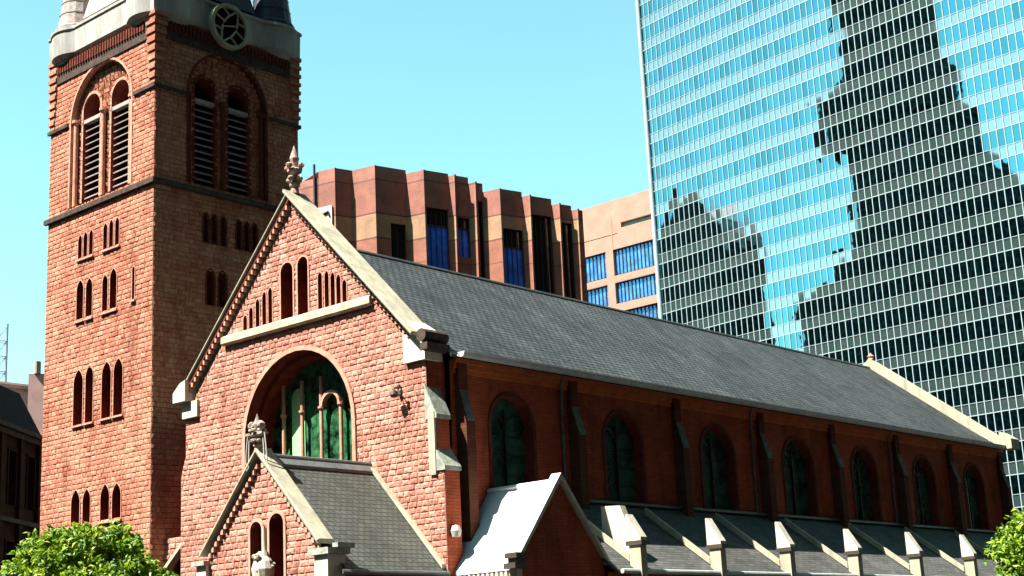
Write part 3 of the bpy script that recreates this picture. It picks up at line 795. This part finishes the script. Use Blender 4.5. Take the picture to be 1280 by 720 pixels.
for i,(ax,ay,bx_,by_,ex,ey,top) in enumerate(ribs):
    B2 = Vector((bx_,by_)); wd = (Vector((ex,ey))-B2).length
    fr = Fr(lambda u,z,d,B2=B2: (B2.x+fdv.x*u+nf.x*d, B2.y+fdv.y*u+nf.y*d, z), 0)
    q = bl.get(i); hs = [hole(q[0],q[1],q[2],q[3],'flat')] if q else []
    mb = MB(); backing(mb, fr, lambda z:(0,wd), 10, top, hs, dz=.1)
    mb.face([(ax,ay,10),(bx_,by_,10),(bx_,by_,top),(ax,ay,top)])
    mb.face([(ax,ay,top),(bx_,by_,top),(ex,ey,top),(ex+1.0,ey+3.9,top),(ax+1.0,ay+3.9,top)])
    mb.face([(ex,ey,10),(ex+1,ey+3.9,10),(ex+1,ey+3.9,top),(ex,ey,top)])
    mb.face([(ax+1,ay+3.9,10),(ex+1,ey+3.9,10),(ex+1,ey+3.9,top),(ax+1,ay+3.9,top)])
    # slim projecting nib that flares towards the top
    A2 = Vector((ax,ay)); m_ = 1.0 if (B2-A2).length > 1 else .5
    f0, f1 = (.04, .22) if i in (3,4,6,7,8) else (.01,.03)
    pb = [fr.P(.001,z,d) for z,d in ((24,.0),(top+.02,.0),(top+.02,f1),(24,f0))]
    mb.prism(pb, (fdv.x*.14, fdv.y*.14, 0))
    p = mb.build('pier_rib', M['band'], brown)
    if q:
        a,b,c,d,e = q; P = fr.P; w = MB()
        for (s0,s1) in (((a,c),(a,d)),((a,d),(b,d)),((b,d),(b,c)),((b,c),(a,c))):
            w.face([P(*s0,0),P(*s1,0),P(*s1,-.3),P(*s0,-.3)])
        nfin = max(2,int((b-a)/.45))
        for kx in range(1,nfin): w.fbox(fr, a+(b-a)*kx/nfin-.025, a+(b-a)*kx/nfin+.025, c, d, -.28,-.22)
        wo = w.build('window', M['bronze'], p)
        zz = d-(d-c)*.26
        g_ = MB(); g_.face([P(a,c,-.29),P(b,c,-.29),P(b,zz if e else d,-.29),P(a,zz if e else d,-.29)]); g_.build('pane', M['blue'] if e else M['bronzeglass'], wo)
        if e:
            g_ = MB(); g_.face([P(a,zz,-.29),P(b,zz,-.29),P(b,d,-.29),P(a,d,-.29)]); g_.build('pane', M['bronzeglass'], wo)
            g_ = MB(); g_.fbox(fr, a,b, zz-.04, zz+.04, -.27,-.18); g_.build('transom', M['bronze'], wo)
mb = MB(); mb.prism([(74.14,84.02,0),(73.2,88.4,0),(80,90,0),(80,84,0)], (0,0,39.2)); mb.build('end_bay', M['band'], brown)
mb = MB(); mb.prism([(75.2,85,0),(80,88,0),(95,88,0),(91.5,73.5,0)], (0,0,35.9)); mb.build('core', M['band'], brown)
mb = MB(); mb.tube([(73.95,84.25,33),(73.95,84.25,40.3)], .10, 8); mb.build('flue_pipe', M['iron'], brown)
nr = Vector((-.975,-.22)); A0 = Vector((74.16,84.0))
def SP(t, z, d):
    q = A0+rdv*t+nr*d; return (q.x,q.y,z)
sg = MB(); sg.hexa([SP(-1.2,33.4,.05),SP(1.3,33.4,.05),SP(1.3,33.4,.15),SP(-1.2,33.4,.15),SP(-1.2,36.7,.05),SP(1.3,36.7,.05),SP(1.3,36.7,.15),SP(-1.2,36.7,.15)])
sb = sg.build('sign_board', M['stone_w']); tag(sb, 'white sign board with black brush like strokes on the brown building', 'sign')
sg = MB()
for (t0,z0,t1,z1,w) in ((-.5,35.2,.2,35.9,.18),(.2,35.9,1.0,36.2,.24),(1.0,36.2,1.1,35.8,.16),(.4,35.2,1.0,34.9,.26),(.6,35.3,.8,34.2,.2),(0,34.4,1.0,33.8,.12)):
    sg.tube([SP(t0,z0,.17),SP((t0+t1)/2,(z0+z1)/2+.05,.17),SP(t1,z1,.17)], w/2, 6)
sg.build('brush_strokes', M['iron'], sb)

# ================================================================== PEACH OFFICE
M['peach'] = m_plain('peach_precast', (.40,.215,.16), .85, .10, .4, .3)
peach = thing('office_block', (215,160,0), 'peach coloured office block with strip windows standing between brown building and glass tower', 'building')
K = 1.8636
zz_ = lambda z: 1.6+(z-1.6)*K
Q = Fr('X', 205.0)
rows = [(zz_(c), zz_(d)) for c,d in ((36.95,39.45),(34.2,36.2),(31.2,33.4),(28.2,30.4),(25.2,27.4))]
cols = [(78.2*K,82.95*K),(83.85*K,92.0*K)]
slit = (77.6*K,81.8*K,zz_(41.45),zz_(41.95),'flat')
ph = [hole(a,b,c,d,'flat') for a,b in cols for c,d in rows] + [hole(*slit)]
ya, yb, zt = 140.0, 93*K, zz_(44.3)
mb = MB(); backing(mb, Q, lambda z:(ya,yb), 0, zt, ph, dz=.3)
for q in (((205,ya),(235,ya)),((205,yb),(235,yb)),((235,ya),(235,yb))):
    (a,b),(c,d) = q; mb.face([(a,b,0),(c,d,0),(c,d,zt),(a,b,zt)])
mb.face([(205,ya,zt),(235,ya,zt),(235,yb,zt),(205,yb,zt)])
mb.build('facade', M['peach'], peach)
M['blue2'] = m_glass('sky_blue_glazing', (.10,.30,.62), .12, .6, .35, .5, metal=.6)
M['fin'] = m_plain('dark_blue_fins', (.03,.06,.12), .6, .1, 2, 0)
for a,b in cols:
    for c,d in rows:
        w = MB(); surround(w, Q, a,b,c,d,'flat', .6, ring=.08, proud=.03)
        wo = w.build('window', [M['peach'],M['peach']], peach)
        g_ = MB(); g_.face([Q.P(a,c,-.59),Q.P(b,c,-.59),Q.P(b,d,-.59),Q.P(a,d,-.59)]); g_.build('pane', M['blue2'], wo)
        g_ = MB(); k = int((b-a)/.8)
        for i in range(k+1): g_.fbox(Q, a+(b-a)*i/k-.06, a+(b-a)*i/k+.06, c, d, -.57,-.4)
        g_.fbox(Q, a, b, c, c+.12, -.57,-.38); g_.build('fins', M['fin'], wo)
w = MB(); surround(w, Q, *slit, .5, ring=.07, proud=.03); wo = w.build('window', [M['peach'],M['peach']], peach)
g_ = MB(); g_.face([Q.P(slit[0],slit[2],-.49),Q.P(slit[1],slit[2],-.49),Q.P(slit[1],slit[3],-.49),Q.P(slit[0],slit[3],-.49)]); g_.build('pane', m_plain('green_louvre_strip',(.12,.26,.24),.6,.2,2,0), wo)
mb = MB()
mb.fbox(Q, 82.3*K,90*K, zz_(41.0)-.05, zz_(41.0), 0,.08)
mb.fbox(Q, 82.9*K,82.9*K+.1, zz_(39.6), zz_(42.4), 0,.08)
mb.build('panel_joints', M['ring'], peach)

# ================================================================== GLASS SKYSCRAPER
def m_tglass():
    m, nt, b = newmat('mirror_curtain_glass')
    g = N(nt,'ShaderNodeNewGeometry')
    c = ramp(nt, g.outputs['Random Per Island'], [(0,(.10,.32,.38)),(.5,(.15,.44,.50)),(1,(.12,.38,.54))])
    nt.links.new(c, b.inputs['Base Color']); b.inputs['Metallic'].default_value = 1; b.inputs['Roughness'].default_value = .015
    bump(nt, b, noise(nt, .5, 2, .5), .06, .05)
    return m
def m_spand():
    m, nt, b = newmat('spandrel_glass')
    g = N(nt,'ShaderNodeNewGeometry')
    c = ramp(nt, g.outputs['Random Per Island'], [(0,(.04,.10,.085)),(.5,(.09,.12,.12)),(1,(.05,.12,.09))])
    o = nt.nodes['Material Output'] if 'Material Output' in nt.nodes else [n for n in nt.nodes if n.type=='OUTPUT_MATERIAL'][0]
    nt.links.new(c, b.inputs['Base Color']); b.inputs['Roughness'].default_value = .5
    gl = N(nt,'ShaderNodeBsdfGlossy'); gl.inputs['Roughness'].default_value = .03; gl.inputs['Color'].default_value = (.60,.66,.72,1)
    mx = N(nt,'ShaderNodeMixShader'); mx.inputs[0].default_value = .72
    nt.links.new(b.outputs[0], mx.inputs[1]); nt.links.new(gl.outputs[0], mx.inputs[2]); nt.links.new(mx.outputs[0], o.inputs[0])
    return m
sky_t = thing('glass_skyscraper', (187,100,0), 'tall mirrored glass skyscraper with a white mullion grid reflecting dark towers', 'skyscraper')
du, NC, fh = 1.1, 72, 4.1
s0 = Vector((191.83,135.75)); pts = [s0]; azs = []
for i in range(NC):
    az = rad(9.5-6*(i*du)/70); azs.append(az); pts.append(pts[-1]-du*Vector((math.sin(az),math.cos(az))))
rd = random.Random(77)
gv, gs, mu, tr = MB(), MB(), MB(), MB()
NF = 34
for i in range(NC):
    a, b = pts[i], pts[i+1]; u = (b-a).normalized(); nn = Vector((u.y,-u.x))      # outward, toward -X
    if nn.x > 0: nn = -nn
    def P(t, z, d): 
        q = a+(b-a)*t+nn*d; return (q.x,q.y,z)
    for f in range(NF):
        z0 = f*fh+1.6; zs = z0+1.62; z1 = z0+fh
        for (mbb,za,zb) in ((gs,z0,zs),(gv,zs,z1)):
            e = [rd.gauss(0,.0032) for _ in range(2)]
            t1 = e[0]*du/2; t2 = e[1]*(zb-za)/2
            mbb.face([P(.0,za,-t1-t2),P(1.,za,t1-t2),P(1.,zb,t1+t2),P(.0,zb,-t1+t2)])
    def vb(t, w, d, z0, z1, mbb):
        mbb.hexa([P(t-w,z0,-.02),P(t+w,z0,-.02),P(t+w,z0,d),P(t-w,z0,d),P(t-w,z1,-.02),P(t+w,z1,-.02),P(t+w,z1,d),P(t-w,z1,d)])
    vb(0, .048, .09, 0, NF*fh+1.6, mu)
    for f in range(NF):
        for z, h in ((f*fh+1.6,.10),(f*fh+1.6+1.62,.06)):
            mu.hexa([P(0,z-h/2,-.02),P(1,z-h/2,-.02),P(1,z-h/2,.09),P(0,z-h/2,.09),P(0,z+h/2,-.02),P(1,z+h/2,-.02),P(1,z+h/2,.09),P(0,z+h/2,.09)])
H = NF*fh+1.6
M['mull'] = m_plain('white_aluminium_mullion', (.32,.38,.38), .4, .05, 2, 0)
gv.build('vision_glass', m_tglass(), sky_t); gs.build('spandrel_panels', m_spand(), sky_t); mu.build('mullion_grid', M['mull'], sky_t)
# core volume, corner column and sides
e = pts[-1]
mb = MB(); mb.prism([(s0.x+.3,s0.y,0),(e.x+.3,e.y,0),(e.x+45,e.y-3,0),(s0.x+45,s0.y-4,0)], (0,0,H-.1)); mb.build('core', m_plain('grey_core', (.2,.22,.23), .5, .1, 1, 0), sky_t)
mb = MB(); mb.tube([(s0.x-.1,s0.y+.15,0),(s0.x-.1,s0.y+.15,H)], .38, 12); mb.build('corner_column', M['mull'], sky_t)

# ================================================================== TOWERS REFLECTED IN THE GLASS
M['dk1'] = m_brick('dark_office_grid', 1, (.012,.012,.014), (.035,.033,.03), (.10,.10,.095), 2.2, 3.6, .3, rough=.6, blot=.3)
rt = thing('setback_tower', (-95,290,0), 'dark stepped tower seen mirrored in the right part of the glass skyscraper', 'skyscraper')
mb = MB()
for (y0,y1,z0,z1,dx) in ((200,374,0,138,0),(221,338,138,147,1),(250,326,147,168,1.5),(268,324,168,197,2),(268,341,189,190,2),(281,322,197,222,2.5),(290,321,222,262,3)):
    mb.box(-130,-80-dx,y0,y1,z0,z1)
mb.box(-110,-81,322,342,190.1,212)
mb.box(-110,-90,285,312,262,285)
mb.build('body', M['dk1'], rt)
rt2 = thing('round_topped_tower', (-95,466,0), 'dark curved top tower seen mirrored at the left edge of the glass skyscraper', 'skyscraper')
mb = MB(); prof = [(434,0),(434,160),(436,178),(442,190),(452,200),(466,207),(482,210),(500,209),(512,203),(518,190),(518,0)]
mb.prism([(-80,y,z) for y,z in prof], (-35,0,0)); mb.build('body', M['dk1'], rt2)

# ================================================================== ADDED DARK BLOCKS (out of view, cutting the sky fill)
M['st1'] = m_brick('dark_sky_blocker', 0, (.008,.008,.009), (.012,.011,.011), (.02,.02,.02), 2.4, 3.5, .3, rough=.9, blot=.3, spec=0.0)
for x0,x1,y0,h,lab in ((-75,-5,-26,150,'added dark slab behind the viewer blocking sky light'),(-4,72,-24,185,'added tall dark block behind the viewer blocking sky light from the church'),(73,190,-22,150,'added long dark block opposite the far end of the church blocking sky light')):
    t = thing('sky_blocker', ((x0+x1)/2,y0-20,0), lab, 'building', 'unseen blocks added to cut sky light')
    mb = MB(); mb.box(x0,x1,y0-40,y0,0,h); mb.build('body', M['st1'], t)
    mb = MB(); mb.box(x0-.4,x1+.4,y0-40.4,y0+.4,h,h+1.2); mb.build('parapet', M['stone_dk'], t)

t = thing('sky_blocker', (-80,40,0), 'added wide dark block on the side of the sunlit gables blocking sky light', 'building', 'unseen blocks added to cut sky light')
mb = MB(); mb.box(-110,-62,-66,140,0,82); mb.build('body', M['dk1'], t)  # placed out of view to keep sky light off the shaded faces
mb = MB(); mb.box(-110.4,-61.6,-66.4,140.4,82,83); mb.build('parapet', M['stone_dk'], t)

# ================================================================== LEFT BACKGROUND
M['oldbrick'] = m_plain('sooty_brown_brick', (.06,.028,.018), .9, .3, 1.5, .5)
M['mansard'] = m_plain('black_slate_mansard', (.018,.018,.02), .8, .3, 3, .3)
dp = Vector((.79,.613)); dn = Vector((.613,-.79))
ob = thing('victorian_terrace', (42,76,0), 'dark brown brick building with black mansard roof left of the bell tower', 'building')
P2 = Vector((49.1,81.35)); P0 = P2-dp*26
O = Fr(lambda u,z,d: (P0.x+dp.x*u+dn.x*d, P0.y+dp.y*u+dn.y*d, z), 0)
wh = []
for k in range(9):
    u = 1.2+k*2.85
    wh += [(u,u+1.05,2.2,5.2,'flat'),(u,u+1.05,6.6,9.9,'flat'),(u,u+1.05,12.0,15.1,'flat')]
mb = MB(); backing(mb, O, lambda z:(0,26), 0, 16.2, [hole(*w) for w in wh], dz=.2)
mb.face([O.P(26,0,0),O.P(26,0,-12),O.P(26,16.2,-12),O.P(26,16.2,0)]); mb.build('front_wall', M['oldbrick'], ob)
for w in wh[0:]:
    window(O, *w, .3, ob, [M['oldbrick'],M['oldbrick']], M['bronzeglass'], ring=.12, proud=.08)
for k in range(10):
    mb = MB(); mb.fbox(O, -.3+k*2.85, .25+k*2.85, 0, 15.9, 0, .22); mb.build('pilaster', M['oldbrick'], ob)
mb = MB(); mb.fbox(O, -.3,26.3,16.2,16.45,-.2,.5); mb.fbox(O,-.3,26.3,15.9,16.2,-.2,.25); mb.fbox(O,-.3,26.2,10.95,11.2,-.1,.3); mb.build('cornice', m_plain('grimy_cornice',(.12,.09,.07),.9,.3,3,.4), ob)
mb = MB(); P = O.P
mb.hexa([P(-.2,16.45,.1),P(26.1,16.45,.1),P(26.1,16.45,-11),P(-.2,16.45,-11),P(.3,19.1,-1.0),P(25,19.1,-1.0),P(25,19.1,-10),P(.3,19.1,-10)]); mb.build('roof', M['mansard'], ob)
mb = MB(); mb.box(40,67.0,112,122,0,26.5)
bb = thing('pale_parapet_building', (55,117,0), 'pale pink parapet of a building far behind, beside the bell tower', 'building')
mb.build('wall', m_plain('pale_pink_stucco', (.60,.42,.38), .9, .15, .6, .3), bb)
mb = MB(); mb.box(39.8,67.2,111.8,122.2,26.0,26.3); mb.build('parapet', m_plain('pink_parapet',(.55,.38,.34),.9,.15,.6,.3), bb)
cb = thing('stucco_party_wall', (64.4,107.2,0), 'tall narrow pale pink gable wall rising close to the left of the bell tower', 'wall')
mb = MB(); mb.prism([(63.7,107.6,0),(65.3,106.5,0),(66.5,108.2,0),(64.9,109.3,0)], (0,0,26.4)); mb.build('wall', m_plain('pink_stucco_wall', (.62,.40,.34), .9, .12, .8, .3), cb)
mb = MB(); mb.tube([(64.3,107.3,26.4),(64.3,107.3,27.4)], .28, 8); mb.build('chimney_pot', M['stone'], cb)
lt = thing('lattice_mast', (74.2,130.4,0), 'thin blue grey steel lattice mast at the far left edge', 'mast')
mb = MB()
for (ox,oy) in ((0,0),(.9,-.5),(.5,.8),(1.3,.3)): mb.tube([(73.6+ox,130.4+oy,0),(73.6+ox,130.4+oy,36.2)], .09, 6)
for i in range(24):
    z = i*1.5; mb.tube([(73.6,130.4,z),(74.5,129.9,z)], .07, 5); mb.tube([(73.6,130.4,z),(74.5,129.9,z+1.5)], .05, 5); mb.tube([(74.1,131.2,z),(74.9,130.7,z)], .06, 5)
mb.build('lattice', m_plain('blue_grey_steel', (.20,.26,.32), .6, .1, 2, 0), lt)

# ================================================================== TREES
def m_leaf():
    m, nt, b = newmat('sunlit_leaf')
    g = N(nt,'ShaderNodeNewGeometry')
    c = ramp(nt, g.outputs['Random Per Island'], [(0,(.04,.11,.01)),(.4,(.15,.27,.015)),(.8,(.28,.40,.02)),(1,(.40,.46,.03))])
    nt.links.new(c, b.inputs['Base Color']); b.inputs['Roughness'].default_value = .5
    o = [n for n in nt.nodes if n.type=='OUTPUT_MATERIAL'][0]
    t = N(nt,'ShaderNodeBsdfTranslucent'); nt.links.new(c, t.inputs[0]); mx = N(nt,'ShaderNodeMixShader'); mx.inputs[0].default_value = .38
    nt.links.new(b.outputs[0], mx.inputs[1]); nt.links.new(t.outputs[0], mx.inputs[2]); nt.links.new(mx.outputs[0], o.inputs[0])
    return m
M['leaf'] = m_leaf(); M['bark'] = m_plain('brown_bark', (.09,.06,.04), .9, .3, 8, .8)
def tree(x, y, zc, rx, ry, rz, label, seed, nleaf):
    t = thing('street_tree', (x,y,0), label, 'tree', 'leafy trees in front of the church')
    rd = random.Random(seed)
    mb = MB(); mb.tube([(x,y,0),(x+.03,y,1.2),(x,y+.04,zc-rz*.4)], .13, 10, r2=.08)
    for k in range(7):
        a = 2*PI*k/7+rd.uniform(-.3,.3); e = rd.uniform(.3,.8)
        mb.tube([(x,y,zc-rz*.7),(x+.4*rx*math.cos(a),y+.4*ry*math.sin(a),zc-rz*.2),(x+.8*rx*math.cos(a),y+.8*ry*math.sin(a),zc+rz*.5*e)], .05, 6, r2=.012)
    mb.build('trunk', M['bark'], t)
    cl = []
    for k in range(280):
        while True:
            v = Vector((rd.uniform(-1,1),rd.uniform(-1,1),rd.uniform(-1,1)))
            if .5 < v.length < 1: break
        v = v*(1+rd.uniform(-.08,.08)); cl.append(Vector((x+v.x*rx, y+v.y*ry, zc+v.z*rz)))
    mb = MB()
    for k in range(nleaf):
        c = cl[rd.randrange(len(cl))]
        q = Vector((rd.gauss(0,1),rd.gauss(0,1),rd.gauss(0,.8)))*.11
        p = c+q; s = rd.uniform(.045,.085)
        n = (Vector((rd.gauss(0,1),rd.gauss(0,1),rd.gauss(.9,.8)))).normalized()
        u = n.cross(Vector((rd.uniform(-1,1),rd.uniform(-1,1),rd.uniform(-1,1)))).normalized(); w = n.cross(u)
        f = n*s*.3
        mb.mesh([p-u*s*1.25, p-w*s*.6-f*.2, p+u*s*1.3-f, p+w*s*.6-f*.2, p+f], [(0,1,4),(1,2,4),(2,3,4),(3,0,4)])
    mb.build('crown', M['leaf'], t)
tree(17.25,26.75,3.15,1.80,1.80,1.55, 'bushy bright green tree crown in front of the bell tower, lower left', 5, 26000)
tree(29.75,12.0,2.95,1.15,1.15,1.30, 'bright green tree at the lower right corner beside the church aisle', 6, 15000)

# ================================================================== LIGHT, SKY, CAMERA
sd = Vector((-.50,.205,.84)).normalized()
el = math.asin(sd.z); rot = math.atan2(sd.x, sd.y)
w = bpy.data.worlds.new('World'); scene.world = w; w.use_nodes = True
nt = w.node_tree; bg = nt.nodes['Background']
sk = nt.nodes.new('ShaderNodeTexSky'); sk.sky_type = 'NISHITA'; sk.sun_disc = False; sk.sun_elevation = el; sk.sun_rotation = rot
sk.altitude = 0; sk.air_density = 1.0; sk.dust_density = .3; sk.ozone_density = 1.0
mx = nt.nodes.new('ShaderNodeMix'); mx.data_type = 'RGBA'; mx.blend_type = 'MULTIPLY'; mx.inputs[0].default_value = 1
nt.links.new(sk.outputs[0], mx.inputs[6]); mx.inputs[7].default_value = (.86,1.25,.88,1)
nt.links.new(mx.outputs[2], bg.inputs[0]); bg.inputs[1].default_value = .080
sun = bpy.data.lights.new('Sun','SUN'); sun.energy = 5; sun.angle = rad(.5); sun.color = (1,.965,.91)
so = bpy.data.objects.new('Sun', sun); C.objects.link(so); so.rotation_euler = sd.to_track_quat('Z','Y').to_euler()

cam = bpy.data.cameras.new('Camera'); co = bpy.data.objects.new('Camera', cam); C.objects.link(co); scene.camera = co
yaw, pitch, roll, FP = 8.53988102e-01, 2.46821709e-01, -4.98321846e-02, 1878.65695
cyw, syw, cp, sp = math.cos(yaw), math.sin(yaw), math.cos(pitch), math.sin(pitch)
f = Vector((syw*cp, cyw*cp, sp)); r = Vector((cyw,-syw,0)); u = r.cross(f)
r2 = r*math.cos(roll)+u*math.sin(roll); u2 = u*math.cos(roll)-r*math.sin(roll)
m4 = Matrix(((r2.x,u2.x,-f.x,0),(r2.y,u2.y,-f.y,0),(r2.z,u2.z,-f.z,1.6),(0,0,0,1)))
co.matrix_world = m4
cam.sensor_width = 36; cam.lens = FP/1280*36; cam.clip_end = 6000
vs_ = scene.view_settings; vs_.view_transform = 'Standard'; vs_.look = 'None'; vs_.exposure = 1.92; vs_.gamma = 1; vs_.use_curve_mapping = False
scene.cycles.max_bounces = 6; scene.cycles.diffuse_bounces = 1; scene.cycles.caustics_reflective = False
